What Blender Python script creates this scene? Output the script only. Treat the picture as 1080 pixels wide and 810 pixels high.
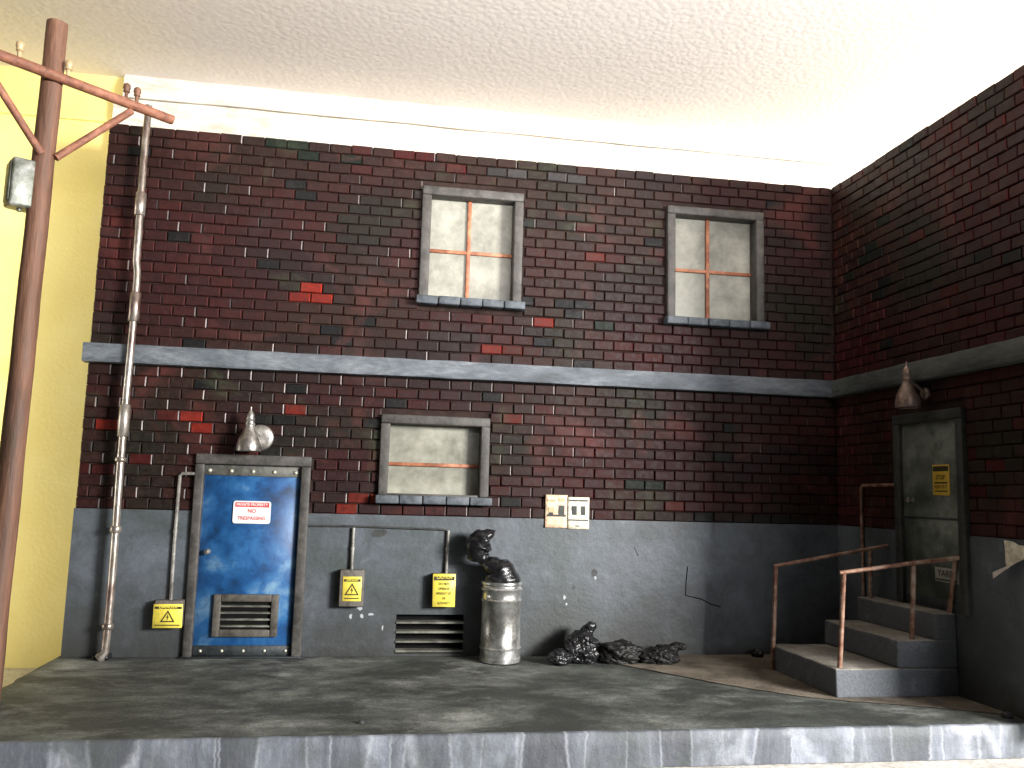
import bpy, bmesh, math, random
from mathutils import Vector, Matrix, noise
for o in list(bpy.data.objects): bpy.data.objects.remove(o)
S = bpy.context.scene
COL = S.collection
random.seed(7)
XR, H, LT, LB, G = 8.517, 5.67, 3.217, 3.017, 1.496

# ------------------------------------------------------------ camera
cam_d = bpy.data.cameras.new('camera'); cam = bpy.data.objects.new('camera', cam_d); COL.objects.link(cam)
RM = Matrix(((0.9859443987, -0.0472875567, -0.1602420972), (-0.1648316270, -0.1187084664, -0.9791520999), (0.0272796168, 0.9918024939, -0.1248344325)))
# columns of RM are camera right, up, back in world space
cam.matrix_world = Matrix.Translation((2.9712825, -9.5808151, 1.7825567)) @ RM.to_4x4()
cam_d.lens = 30.1987; cam_d.sensor_width = 36; cam_d.clip_start = .05; cam_d.clip_end = 200
S.camera = cam
S.view_settings.view_transform = 'Standard'; S.view_settings.look = 'None'; S.view_settings.exposure = 0; S.view_settings.gamma = 1
S.render.resolution_x = 1024; S.render.resolution_y = 768
S.unit_settings.scale_length = .08

# ------------------------------------------------------------ light
W = bpy.data.worlds.new('World'); S.world = W; W.use_nodes = True
bg = W.node_tree.nodes['Background']; bg.inputs[0].default_value = (.86, .93, 1, 1); bg.inputs[1].default_value = .03
def area(name, loc, target, sx, sy, power, col):
    l = bpy.data.lights.new(name, 'AREA'); l.shape = 'RECTANGLE'; l.size = sx; l.size_y = sy; l.energy = power; l.color = col
    o = bpy.data.objects.new(name, l); COL.objects.link(o); o.location = loc
    o.rotation_euler = (Vector(target) - Vector(loc)).to_track_quat('-Z', 'Y').to_euler(); return o
T = Vector((4.2, 0, 2.6))
key = area('window_light', (14.75, -12.4, 4.6), T, 3.6, 2.8, 6500, (1, .97, .93))
soft = area('penumbra_fill', (12.2, -13.8, 4.6), T, 4.5, 3.0, 600, (.95, .97, 1))  # added lamp beside the key, softens the edge of the wall's shadow
soft2 = area('penumbra_fill_wide', (9.4, -14.6, 4.6), T, 4.5, 3.0, 70, (.95, .97, 1))  # second added lamp, weaker, stretches the soft shadow edge further right
ceil_light = area('ceiling_fill_light', (4.5, -7.2, 5.0), (4.6, -.6, 6.8), 8.0, .8, 185, (1, .95, .95)); ceil_light.data.spread = math.radians(80)  # unseen fill added to brighten the ceiling
glow = area('side_window_light', (12.6, -.8, 4.6), (9.6, -.8, 6.6), 3.0, 1.6, 220, (1, .97, .94))

left_light = area('left_fill_light', (-4.6, -.45, 2.8), (-.6, .85, 2.8), .5, 6.4, 62, (1, .96, .88)); left_light.data.spread = math.radians(40)  # added fill with no known source, lifts the yellow room wall

# ------------------------------------------------------------ materials
def s2l(c): return tuple(((v / 255) / 12.92 if v / 255 <= .04045 else ((v / 255 + .055) / 1.055) ** 2.4) for v in c)
def newmat(name):
    m = bpy.data.materials.new(name); m.use_nodes = True
    nt = m.node_tree; return m, nt, nt.nodes['Principled BSDF']
def N(nt, t, **k):
    n = nt.nodes.new(t)
    for a, v in k.items(): setattr(n, a, v)
    return n
def mapped(nt, scale=(1, 1, 1), loc=(0, 0, 0)):
    tc = N(nt, 'ShaderNodeTexCoord'); mp = N(nt, 'ShaderNodeMapping'); nt.links.new(tc.outputs['Object'], mp.inputs[0])
    mp.inputs['Scale'].default_value = scale; mp.inputs['Location'].default_value = loc; return mp.outputs[0]
def noisen(nt, vec, scale, detail=6, rough=.6, dist=0):
    n = N(nt, 'ShaderNodeTexNoise'); nt.links.new(vec, n.inputs['Vector'])
    n.inputs['Scale'].default_value = scale; n.inputs['Detail'].default_value = detail; n.inputs['Roughness'].default_value = rough; n.inputs['Distortion'].default_value = dist
    return n.outputs['Fac']
def ramp(nt, fac, stops):
    r = N(nt, 'ShaderNodeValToRGB'); nt.links.new(fac, r.inputs[0]); e = r.color_ramp.elements
    while len(e) < len(stops): e.new(.5)
    for i, (p, c) in enumerate(stops):
        e[i].position = p; e[i].color = (*c, 1) if len(c) == 3 else c
    return r.outputs[0]
def mixc(nt, f, a, b, mode='MIX'):
    m = N(nt, 'ShaderNodeMix', data_type='RGBA', blend_type=mode)
    for s, v in ((0, f), (6, a), (7, b)):
        if isinstance(v, (int, float)): m.inputs[s].default_value = v
        elif isinstance(v, tuple): m.inputs[s].default_value = (*v, 1)
        else: nt.links.new(v, m.inputs[s])
    return m.outputs[2]
def gray(v): return (v, v, v)
def bump(nt, b, h, strength, dist=.02):
    n = N(nt, 'ShaderNodeBump'); n.inputs['Strength'].default_value = strength; n.inputs['Distance'].default_value = dist
    nt.links.new(h, n.inputs['Height']); nt.links.new(n.outputs[0], b.inputs['Normal'])
def weathered(name, c1, c2, c3=None, scale=2.5, stretch=(1, 1, 1), rough=(.45, .8), metal=0, bmp=.3, fine=18, spec=.5, loc=(0, 0, 0), pos=(.35, .5, .66)):
    """two or three paint tones broken up by large and fine noise"""
    m, nt, b = newmat(name); c3 = c3 or c2
    v = mapped(nt, stretch, loc)
    n1 = noisen(nt, v, scale, 8, .65, .4); n2 = noisen(nt, v, fine, 6, .7)
    base = ramp(nt, n1, [(pos[0], c1), (pos[1], c2), (pos[2], c3)])
    mul = ramp(nt, n2, [(.3, gray(.62)), (.7, gray(1.3))])
    col = mixc(nt, 1.0, base, mul, 'MULTIPLY')
    nt.links.new(col, b.inputs['Base Color'])
    rr = ramp(nt, n2, [(.3, gray(rough[0])), (.75, gray(rough[1]))]); nt.links.new(rr, b.inputs['Roughness'])
    b.inputs['Metallic'].default_value = metal; b.inputs['Specular IOR Level'].default_value = spec
    bump(nt, b, n2, bmp)
    return m
def plain(name, c, rough=.5, metal=0, spec=.5):
    m, nt, b = newmat(name); b.inputs['Base Color'].default_value = (*c, 1)
    b.inputs['Roughness'].default_value = rough; b.inputs['Metallic'].default_value = metal; b.inputs['Specular IOR Level'].default_value = spec
    n = noisen(nt, mapped(nt), 9, 5)
    nt.links.new(mixc(nt, 1.0, c, ramp(nt, n, [(.3, gray(.8)), (.7, gray(1.15))]), 'MULTIPLY'), b.inputs['Base Color'])
    return m
M = {}
# bricks: colour of each brick in a face attribute, broken up by scuffs
m, nt, b = newmat('painted_brick')
at = N(nt, 'ShaderNodeVertexColor', layer_name='Col'); v = mapped(nt)
n1 = noisen(nt, v, 14, 7, .7); n2 = noisen(nt, v, 45, 5, .7)
c = mixc(nt, 1.0, at.outputs[0], ramp(nt, n1, [(.3, gray(.55)), (.7, gray(1.5))]), 'MULTIPLY')
bl = noisen(nt, v, 1.1, 5, .62, .5); bl2 = noisen(nt, mapped(nt, (1, 1, 1), (7, 3, 5)), 1.5, 5, .62, .5)
c = mixc(nt, ramp(nt, bl, [(.56, gray(0)), (.70, gray(.35))]), c, (.15, .036, .030))
c = mixc(nt, ramp(nt, bl2, [(.60, gray(0)), (.76, gray(.42))]), c, (.055, .068, .034))
c = mixc(nt, ramp(nt, bl2, [(.30, gray(.3)), (.42, gray(0))]), c, (.03, .026, .024))
c = mixc(nt, ramp(nt, n2, [(.58, gray(0)), (.75, gray(.4))]), c, (.15, .12, .11))
nt.links.new(c, b.inputs['Base Color']); nt.links.new(ramp(nt, n1, [(.3, gray(.42)), (.7, gray(.75))]), b.inputs['Roughness'])
b.inputs['Specular IOR Level'].default_value = .22
bump(nt, b, n2, .35, .01); M['brick'] = m
M['mortar'] = weathered('mortar', (.016, .010, .009), (.035, .022, .019), bmp=.3, rough=(.8, .95), spec=.1)
# grey plaster with mottling, darker towards the bottom
m, nt, b = newmat('grey_plaster')
v = mapped(nt); n1 = noisen(nt, v, .55, 6, .6, .6); n2 = noisen(nt, v, 3.2, 8, .7, .5); n3 = noisen(nt, v, 30, 5, .7)
c = ramp(nt, n1, [(.36, (.052, .064, .064)), (.50, (.08, .094, .11)), (.64, (.11, .125, .15))])
c = mixc(nt, ramp(nt, n2, [(.35, gray(.6)), (.55, gray(0))]), c, (.04, .045, .045))
c = mixc(nt, ramp(nt, n2, [(.60, gray(0)), (.75, gray(.4))]), c, (.26, .28, .32))
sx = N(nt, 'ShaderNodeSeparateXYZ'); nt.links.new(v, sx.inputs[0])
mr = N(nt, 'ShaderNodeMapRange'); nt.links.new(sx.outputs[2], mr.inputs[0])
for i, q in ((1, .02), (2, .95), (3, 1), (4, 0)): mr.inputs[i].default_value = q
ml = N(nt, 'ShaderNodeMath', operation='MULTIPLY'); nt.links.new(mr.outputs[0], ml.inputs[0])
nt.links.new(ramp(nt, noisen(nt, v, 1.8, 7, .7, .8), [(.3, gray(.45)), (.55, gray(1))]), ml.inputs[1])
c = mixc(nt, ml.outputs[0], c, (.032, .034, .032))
c = mixc(nt, 1.0, c, ramp(nt, n3, [(.3, gray(.85)), (.7, gray(1.15))]), 'MULTIPLY')
nt.links.new(c, b.inputs['Base Color']); b.inputs['Roughness'].default_value = .5
bump(nt, b, noisen(nt, v, 9, 8, .7), .25, .03); M['plaster'] = m
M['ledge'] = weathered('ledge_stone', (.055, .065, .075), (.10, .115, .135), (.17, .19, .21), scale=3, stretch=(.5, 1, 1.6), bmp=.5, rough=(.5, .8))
M['ledge_side'] = weathered('ledge_stone_shaded', (.035, .04, .04), (.07, .08, .078), (.10, .11, .10), scale=3, stretch=(1, .5, 1.6), bmp=.5, rough=(.6, .9))  # darker copy of the ledge stone; the side wall's shade is in its colour
M['sill'] = weathered('sill_stone', (.04, .05, .06), (.075, .09, .105), (.11, .125, .145), scale=8, bmp=.4)
M['frame'] = weathered('grey_frame', (.035, .032, .028), (.065, .060, .054), (.095, .087, .078), scale=5, bmp=.35)
M['frame_dark'] = weathered('dark_frame', (.012, .014, .013), (.03, .033, .03), (.045, .045, .04), scale=5, bmp=.35)
M['pane'] = weathered('dirty_pane', (.17, .168, .135), (.26, .258, .212), (.33, .325, .27), scale=1.3, fine=4, rough=(.3, .5), bmp=.03, pos=(.3, .46, .66))
M['muntin'] = weathered('orange_wood', (.22, .07, .035), (.38, .14, .07), (.5, .22, .12), scale=6, bmp=.2)
m, nt, b = newmat('blue_door')
v = mapped(nt); n1 = noisen(nt, v, 2.6, 5, .55, .3); n2 = noisen(nt, v, 8, 8, .75, 1)
c = ramp(nt, n1, [(.34, (.006, .025, .07)), (.48, (.010, .07, .21)), (.58, (.025, .12, .30)), (.72, (.15, .28, .42))])
c = mixc(nt, ramp(nt, n2, [(.34, gray(.5)), (.46, gray(0))]), c, (.008, .02, .045))
nt.links.new(c, b.inputs['Base Color']); b.inputs['Roughness'].default_value = .42; bump(nt, b, n2, .2, .01); M['blue'] = m
M['green_door'] = weathered('grey_green_door', (.03, .04, .032), (.10, .115, .095), (.19, .215, .185), scale=1.4, bmp=.3, fine=10, pos=(.38, .5, .62))
M['strip'] = weathered('grey_metal_strip', (.08, .08, .07), (.13, .13, .115), scale=6, metal=.2)
M['strip_dark'] = weathered('dark_metal_strip', (.018, .022, .025), (.035, .042, .045), scale=6, metal=.2)
M['rivet'] = plain('bright_rivet', (.62, .60, .48), .35, .6)
M['grille'] = weathered('grille_metal', (.06, .052, .042), (.11, .1, .085), scale=8, metal=.3)
M['slat'] = weathered('worn_slat', (.04, .04, .035), (.12, .12, .10), (.26, .26, .22), scale=5, stretch=(.5, 1, 1), metal=.1)
M['black'] = plain('black_recess', (.006, .006, .006), .8, 0, .1)
M['silver'] = weathered('dull_silver', (.25, .22, .20), (.42, .40, .37), (.6, .58, .54), scale=5, stretch=(1, 1, .7), metal=.85, rough=(.25, .5), bmp=.15)
M['pipe_metal'] = weathered('drainpipe_metal', (.15, .085, .07), (.33, .29, .25), (.58, .55, .51), scale=4, stretch=(1, 1, .5), metal=.7, rough=(.25, .45), bmp=.15)
M['galv'] = weathered('galvanised_tin', (.26, .25, .21), (.55, .55, .53), (.78, .79, .80), scale=3.4, stretch=(1, 1, .8), metal=.85, rough=(.2, .42), bmp=.12, fine=9)
M['copper'] = weathered('copper_paint', (.11, .075, .06), (.27, .19, .15), (.42, .32, .28), scale=7, metal=.55, rough=(.3, .5), bmp=.1)
M['rail'] = weathered('rusty_rail', (.13, .05, .03), (.26, .14, .09), (.42, .33, .27), scale=7, metal=.2, bmp=.3)
M['conduit'] = weathered('conduit_grey', (.10, .09, .08), (.25, .24, .22), (.42, .41, .38), scale=7, metal=.4, bmp=.2)
M['box'] = weathered('grey_brown_box', (.07, .06, .05), (.13, .115, .10), scale=8, bmp=.3)
M['yellow'] = plain('yellow_sign', (.80, .66, .09), .45)
M['amber'] = plain('amber_sign', (.62, .40, .04), .45)
M['ink'] = plain('black_ink', (.03, .026, .01), .6)
M['white'] = plain('white_sign', (.82, .80, .78), .4)
M['dull_white'] = plain('dull_white_sign', (.30, .30, .27), .5)
M['red'] = plain('red_ink', (.62, .06, .06), .5)
M['paper'] = weathered('cream_paper', (.55, .50, .36), (.72, .68, .54), (.8, .77, .66), scale=8, bmp=.2)
M['paper_orange'] = weathered('peach_paper', (.62, .40, .24), (.74, .52, .36), (.78, .62, .42), scale=8, bmp=.2)
M['paper_back'] = plain('paper_underside', (.66, .60, .56), .6)
m, nt, b = newmat('black_bag'); b.inputs['Roughness'].default_value = .24; b.inputs['Specular IOR Level'].default_value = .5
v = mapped(nt); n = noisen(nt, v, 9, 8, .7, 1.2); nt.links.new(ramp(nt, n, [(.3, (.003, .003, .004)), (.7, (.014, .014, .016))]), b.inputs['Base Color'])
bump(nt, b, n, .35, .02); M['bag'] = m
m, nt, b = newmat('shaded_bag'); b.inputs['Roughness'].default_value = .5; b.inputs['Specular IOR Level'].default_value = .3  # copy of the black bag with shade put in as less sheen
v = mapped(nt); n = noisen(nt, v, 8, 8, .7, 1.2); nt.links.new(ramp(nt, n, [(.35, (.004, .004, .004)), (.7, (.014, .013, .012))]), b.inputs['Base Color'])
bump(nt, b, n, .4, .02); M['bag_shaded'] = m
# painted asphalt ground
m, nt, b = newmat('painted_asphalt')
v = mapped(nt, (.6, .85, 1)); v2 = mapped(nt)
n1 = noisen(nt, v, 1.1, 9, .7, .35); n2 = noisen(nt, v, 1.7, 10, .74, .25); n3 = noisen(nt, v2, 38, 6, .75)
c = ramp(nt, n1, [(.32, (.050, .056, .050)), (.46, (.10, .112, .10)), (.56, (.165, .178, .162)), (.68, (.32, .335, .32))])
c = mixc(nt, ramp(nt, n2, [(.44, gray(.92)), (.62, gray(0))]), c, (.022, .025, .023))
c = mixc(nt, ramp(nt, n2, [(.60, gray(0)), (.74, gray(.6))]), c, (.38, .38, .36))
c = mixc(nt, 1.0, c, ramp(nt, n3, [(.3, gray(.6)), (.7, gray(1.4))]), 'MULTIPLY')
nt.links.new(c, b.inputs['Base Color']); b.inputs['Roughness'].default_value = .75; bump(nt, b, n3, .45, .02); M['ground'] = m
M['tan'] = weathered('tan_ground', (.07, .055, .04), (.14, .115, .085), (.22, .19, .15), scale=2.2, bmp=.5, fine=30, rough=(.7, .95))
m, nt, b = newmat('painted_kerb')
v = mapped(nt, (1, .2, .22)); n1 = noisen(nt, v, 3.4, 8, .75, .3); n2 = noisen(nt, mapped(nt), 2.5, 8, .7, .4)
vm = N(nt, 'ShaderNodeVectorMath', operation='MULTIPLY_ADD'); nt.links.new(N(nt, 'ShaderNodeTexNoise').outputs['Color'], vm.inputs[0])
vm.inputs[1].default_value = (.05, 0, .03); nt.links.new(mapped(nt, (1.5, 0, .18)), vm.inputs[2])
vc = N(nt, 'ShaderNodeTexVoronoi'); ve_ = N(nt, 'ShaderNodeTexVoronoi', feature='DISTANCE_TO_EDGE')
for q in (vc, ve_): nt.links.new(vm.outputs[0], q.inputs['Vector']); q.inputs['Scale'].default_value = 2.1
sv = N(nt, 'ShaderNodeSeparateColor'); nt.links.new(vc.outputs['Color'], sv.inputs[0])
c = ramp(nt, n1, [(.34, (.05, .056, .066)), (.48, (.10, .11, .135)), (.6, (.16, .175, .205)), (.72, (.28, .30, .34))])
c = mixc(nt, 1.0, c, ramp(nt, sv.outputs[0], [(.0, gray(.55)), (1, gray(1.6))]), 'MULTIPLY')
c = mixc(nt, ramp(nt, ve_.outputs[0], [(.0, gray(.5)), (.035, gray(0))]), c, (.36, .38, .42))
c = mixc(nt, ramp(nt, n2, [(.38, gray(.7)), (.56, gray(0))]), c, (.06, .07, .066))
nt.links.new(c, b.inputs['Base Color']); b.inputs['Roughness'].default_value = .6; bump(nt, b, noisen(nt, mapped(nt), 20, 6, .7), .4, .02); M['kerb'] = m
M['step_top'] = None
m, nt, b = newmat('step_concrete')
v = mapped(nt); n1 = noisen(nt, v, 3, 8, .7, .5); n3 = noisen(nt, v, 34, 6, .75)
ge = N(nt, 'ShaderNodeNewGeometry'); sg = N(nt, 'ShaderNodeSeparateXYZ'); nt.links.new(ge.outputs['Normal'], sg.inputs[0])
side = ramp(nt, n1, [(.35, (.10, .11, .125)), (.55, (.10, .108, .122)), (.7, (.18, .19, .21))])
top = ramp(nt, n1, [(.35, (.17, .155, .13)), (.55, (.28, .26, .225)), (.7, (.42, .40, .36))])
c = mixc(nt, ramp(nt, sg.outputs[2], [(.5, gray(0)), (.7, gray(1))]), side, top)  # tops lighter than sides: light from above put into the colour
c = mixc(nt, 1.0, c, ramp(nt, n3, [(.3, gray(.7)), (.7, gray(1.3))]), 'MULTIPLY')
nt.links.new(c, b.inputs['Base Color']); b.inputs['Roughness'].default_value = .75; bump(nt, b, n3, .5, .02); M['step'] = m
m, nt, b = newmat('popcorn_ceiling'); v = mapped(nt)
vo = N(nt, 'ShaderNodeTexVoronoi'); nt.links.new(v, vo.inputs['Vector']); vo.inputs['Scale'].default_value = 15
n1 = noisen(nt, v, 13, 8, .8, .8)
b.inputs['Base Color'].default_value = (.82, .765, .71, 1); b.inputs['Roughness'].default_value = .9
mm = N(nt, 'ShaderNodeMath', operation='SUBTRACT'); nt.links.new(n1, mm.inputs[0]); nt.links.new(vo.outputs['Distance'], mm.inputs[1])
bump(nt, b, mm.outputs[0], .14, .03); M['ceiling'] = m
M['yellow_wall'] = plain('yellow_room_paint', (.86, .76, .30), .7)
m, nt, b = newmat('yellow_wall_paint'); v = mapped(nt)
nt.links.new(ramp(nt, noisen(nt, v, 1.2, 4), [(.3, (.82, .67, .21)), (.7, (.88, .75, .28))]), b.inputs['Base Color']); b.inputs['Roughness'].default_value = .7
bump(nt, b, noisen(nt, v, 25, 4), .15, .02); M['yellow_wall'] = m
M['trim'] = weathered('cream_trim', (.50, .44, .35), (.62, .57, .48), (.68, .64, .56), scale=2, stretch=(.3, 1, 1), fine=9, rough=(.5, .6), bmp=.15)
M['table'] = weathered('pale_table', (.50, .47, .42), (.62, .59, .54), (.68, .65, .6), scale=2, bmp=.1)
M['pole'] = weathered('red_brown_wood', (.065, .033, .02), (.145, .068, .040), (.22, .105, .062), scale=5, stretch=(1, 1, .12), bmp=.6, rough=(.5, .75))
M['rust'] = weathered('rusty_wood', (.13, .05, .03), (.25, .10, .058), (.34, .15, .09), scale=5, stretch=(1, 1, 1), bmp=.5, rough=(.5, .8))
M['transformer'] = weathered('metal_cabinet', (.08, .09, .06), (.20, .21, .18), (.45, .45, .45), scale=4, stretch=(1, 1, 1), metal=.2, rough=(.3, .5), bmp=.2)
M['insulator'] = plain('tan_insulator', (.45, .33, .18), .4)
M['dark_mark'] = weathered('dark_grey', (.02, .022, .022), (.04, .042, .042), bmp=.3)
M['chip'] = plain('pale_chip', (.40, .41, .43), .6)

# ------------------------------------------------------------ mesh helpers
def back(u, d, z): return Vector((u, -d, z))
def rightw(u, d, z): return Vector((XR - d, -u, z))
def ident(x, y, z): return Vector((x, y, z))
def bx(bm, x0, x1, y0, y1, z0, z1, f=ident, bev=0, seg=1, jit=0):
    vs = []
    for z in (z0, z1):
        for (x, y) in ((x0, y0), (x1, y0), (x1, y1), (x0, y1)):
            p = f(x, y, z)
            if jit: p += Vector((random.uniform(-jit, jit), random.uniform(-jit, jit), random.uniform(-jit, jit)))
            vs.append(bm.verts.new(p))
    fs = [bm.faces.new([vs[i] for i in q]) for q in ((0, 3, 2, 1), (4, 5, 6, 7), (0, 1, 5, 4), (1, 2, 6, 5), (2, 3, 7, 6), (3, 0, 4, 7))]
    bmesh.ops.recalc_face_normals(bm, faces=fs)
    if bev:
        es = {e for q in fs for e in q.edges}
        r = bmesh.ops.bevel(bm, geom=list(es), offset=bev, segments=seg, affect='EDGES', profile=.5)
        return r['faces']
    return fs
def tube(bm, pts, rad, seg=10, caps=True, wob=0):
    pts = [Vector(p) for p in pts]; n = len(pts)
    rad = rad if isinstance(rad, (list, tuple)) else [rad] * n
    rings = []; prev = None
    for i, p in enumerate(pts):
        t = (pts[min(i + 1, n - 1)] - pts[max(i - 1, 0)]).normalized()
        if prev is None: a = t.orthogonal().normalized()
        else: a = (prev - t * prev.dot(t)).normalized()
        prev = a; b_ = t.cross(a)
        rings.append([bm.verts.new(p + (a * math.cos(2 * math.pi * k / seg) + b_ * math.sin(2 * math.pi * k / seg)) * rad[i] * (1 + random.uniform(-wob, wob))) for k in range(seg)])
    for i in range(n - 1):
        for k in range(seg):
            q = bm.faces.new((rings[i][k], rings[i][(k + 1) % seg], rings[i + 1][(k + 1) % seg], rings[i + 1][k])); q.smooth = True
    if caps: bm.faces.new(rings[0][::-1]); bm.faces.new(rings[-1])
def lathe(bm, c, prof, seg=32, axis=(0, 0, 1), smooth=True, ridge=None):
    c = Vector(c); ax = Vector(axis).normalized(); a = ax.orthogonal().normalized(); b_ = ax.cross(a); rings = []
    for r, h in prof:
        rings.append([bm.verts.new(c + ax * h + (a * math.cos(2 * math.pi * k / seg) + b_ * math.sin(2 * math.pi * k / seg)) * max(r, 1e-4)) for k in range(seg)])
    for i in range(len(prof) - 1):
        for k in range(seg):
            q = bm.faces.new((rings[i][k], rings[i][(k + 1) % seg], rings[i + 1][(k + 1) % seg], rings[i + 1][k])); q.smooth = smooth
    bm.faces.new(rings[0][::-1]); bm.faces.new(rings[-1])
def poly(bm, pts, thick=(0, 0, 0)):
    vs = [bm.verts.new(Vector(p)) for p in pts]; f = bm.faces.new(vs)
    t = Vector(thick)
    if t.length:
        r = bmesh.ops.extrude_face_region(bm, geom=[f])
        bmesh.ops.translate(bm, vec=t, verts=[g for g in r['geom'] if isinstance(g, bmesh.types.BMVert)])
def wpos(o):
    p = Vector((0, 0, 0))
    while o: p += o.location; o = o.parent
    return p
def obj(name, bm, mat, parent=None, origin=None, sharp=True):
    """link a bmesh (in world coordinates) as one mesh object"""
    me = bpy.data.meshes.new(name)
    org = wpos(parent) if parent else Vector(origin or (0, 0, 0))
    bmesh.ops.recalc_face_normals(bm, faces=bm.faces)
    bmesh.ops.translate(bm, vec=-org, verts=bm.verts); bm.to_mesh(me); bm.free()
    me.materials.append(mat)
    if sharp:
        try: me.set_sharp_from_angle(angle=math.radians(50))
        except Exception: pass
    o = bpy.data.objects.new(name, me); COL.objects.link(o); o.location = (0, 0, 0) if parent else org; o.parent = parent
    return o
def tag(o, label, cat, group=None):
    o['label'] = label; o['category'] = cat
    if group: o['group'] = group
    return o
def thing(name, label, cat, loc, group=None):
    o = bpy.data.objects.new(name, None); COL.objects.link(o); o.location = loc; o.empty_display_size = .1; return tag(o, label, cat, group)
def struct(o): o['kind'] = 'structure'; return o
NB = bmesh.new
def textbm(bm, s, size, f, u, d, z, sx=1, shear=0):
    """flat letters centred at (u, z), lying d in front of the wall mapping f"""
    cu = bpy.data.curves.new('t', 'FONT'); cu.body = s; cu.size = size; cu.align_x = 'CENTER'; cu.align_y = 'CENTER'; cu.extrude = 0; cu.resolution_u = 3; cu.offset = size * .018
    to = bpy.data.objects.new('t', cu); COL.objects.link(to); bpy.context.view_layer.update()
    me = to.evaluated_get(bpy.context.evaluated_depsgraph_get()).to_mesh()
    vs = [bm.verts.new(f(u + v.co.x * sx, d, z + v.co.y)) for v in me.vertices]
    for pz in me.polygons:
        try: bm.faces.new([vs[i] for i in pz.vertices])
        except Exception: pass
    to.to_mesh_clear(); bpy.data.objects.remove(to); bpy.data.curves.remove(cu)
def panel(bm, f, u0, u1, z0, z1, d, holes, depth):
    """front face of a wall with rectangular holes and their reveals"""
    us = sorted({u0, u1, *[max(u0, min(u1, h[i])) for h in holes for i in (0, 1)]}); zs = sorted({z0, z1, *[max(z0, min(z1, h[i])) for h in holes for i in (2, 3)]})
    V = {}
    def vt(u, z):
        if (u, z) not in V: V[(u, z)] = bm.verts.new(f(u, d, z))
        return V[(u, z)]
    for i in range(len(us) - 1):
        for j in range(len(zs) - 1):
            cu, cz = (us[i] + us[i + 1]) / 2, (zs[j] + zs[j + 1]) / 2
            if any(h[0] < cu < h[1] and h[2] < cz < h[3] for h in holes): continue
            bm.faces.new((vt(us[i], zs[j]), vt(us[i + 1], zs[j]), vt(us[i + 1], zs[j + 1]), vt(us[i], zs[j + 1])))
    es = [e for e in bm.edges if len(e.link_faces) == 1]
    r = bmesh.ops.extrude_edge_only(bm, edges=es); nv = [g for g in r['geom'] if isinstance(g, bmesh.types.BMVert)]
    bmesh.ops.translate(bm, vec=f(0, -depth, 0) - f(0, 0, 0), verts=nv)

# ------------------------------------------------------------ bricks
ROW_L, ROW_U, BL, J = (LB - G) / 13, (H - LT) / 21, .24, .012
ACC = {'o': (.40, .085, .035), 'r': (.22, .03, .025), 'k': (.028, .03, .032), 'g': (.035, .075, .045), 'w': (.17, .16, .16), 'b': (.24, .06, .03)}
ACCENT = [('o', 2.36, 3.99), ('o', 2.24, 3.90), ('o', 2.46, 3.90), ('o', 4.93, 3.78), ('b', 5.44, 4.53), ('o', 4.22, 3.40), ('b', 4.45, 3.40), ('o', 1.0, 2.50), ('o', 1.1, 2.39), ('b', .93, 2.45),
          ('o', 2.23, 2.63), ('o', .2, 2.33), ('r', .27, 4.55), ('o', 2.98, 1.70), ('o', 2.85, 1.60), ('b', 4.65, 2.58), ('k', 2.6, 3.55), ('k', 2.75, 3.64), ('k', 2.55, 3.44), ('k', 5.1, 4.0), ('k', 5.35, 3.98), ('k', 5.25, 3.87),
          ('k', .96, 2.2), ('k', 2.2, 2.85), ('g', 1.7, 5.6), ('g', 1.95, 5.6), ('g', 2.2, 5.55), ('g', 2.6, 5.5), ('r', 3.3, 5.62), ('r', 3.55, 5.6), ('r', 3.8, 5.55), ('w', 4.3, 5.5), ('w', 4.6, 5.5), ('w', 4.95, 5.5), ('w', 5.15, 5.48),
          ('r', .15, 1.95), ('r', .35, 1.85), ('r', 1.9, 1.65), ('r', 2.1, 1.6), ('r', .7, 2.0), ('g', 6.2, 1.85), ('g', 6.0, 1.85), ('b', 5.6, 2.9), ('r', 6.9, 4.3), ('k', 1.3, 2.85), ('k', 3.1, 2.9), ('k', 3.5, 2.9), ('b', 6.5, 1.65),
          ('k', 6.2, 4.8), ('k', 4.9, 3.55), ('g', 5.6, 3.7), ('r', 5.9, 3.5), ('r', 6.1, 3.4)]
ACCR = [('r', .5, 3.5), ('r', .8, 3.6), ('g', .6, 4.6), ('g', .8, 4.7), ('g', 1.0, 4.9), ('g', .4, 4.4), ('r', 2.3, 2.2), ('r', 2.5, 1.9), ('r', 2.6, 2.1), ('k', .3, 4.3), ('k', 1.1, 4.2), ('r', 2.4, 4.3), ('r', 2.8, 4.6), ('g', .25, 5.0)]
def brick_col(u, z, side):
    n = noise.noise(Vector((u * .55 + (40 if side else 0), z * .8, 3.1))) ; n2 = noise.noise(Vector((u * .9, z * 1.1 + 20, 8 + side * 5)))
    mar, bro, gre, gry = Vector((.150, .046, .042)), Vector((.125, .066, .047)), Vector((.07, .076, .045)), Vector((.09, .064, .064))
    c = mar.lerp(bro, max(0, min(1, .45 + n * 1.8 + (.25 if z > 4 else -.15))))
    c = c.lerp(gre, max(0, min(.8, n2 * 2.2 - .35)))
    c = c.lerp(gry, max(0, min(.6, -n2 * 2 - .4)))
    c = c * random.uniform(.96, 1.26)
    r = random.random()
    if r < .02: c = Vector((.045, .045, .045))
    elif r < .035: c = Vector((.18, .05, .04))
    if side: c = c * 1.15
    for k, au, az_ in (ACCR if side else ACCENT):
        if abs(u - au) < BL * .5 and abs(z - az_) < .057: c = Vector(ACC[k]) * random.uniform(.8, 1.1)
    return c
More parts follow.
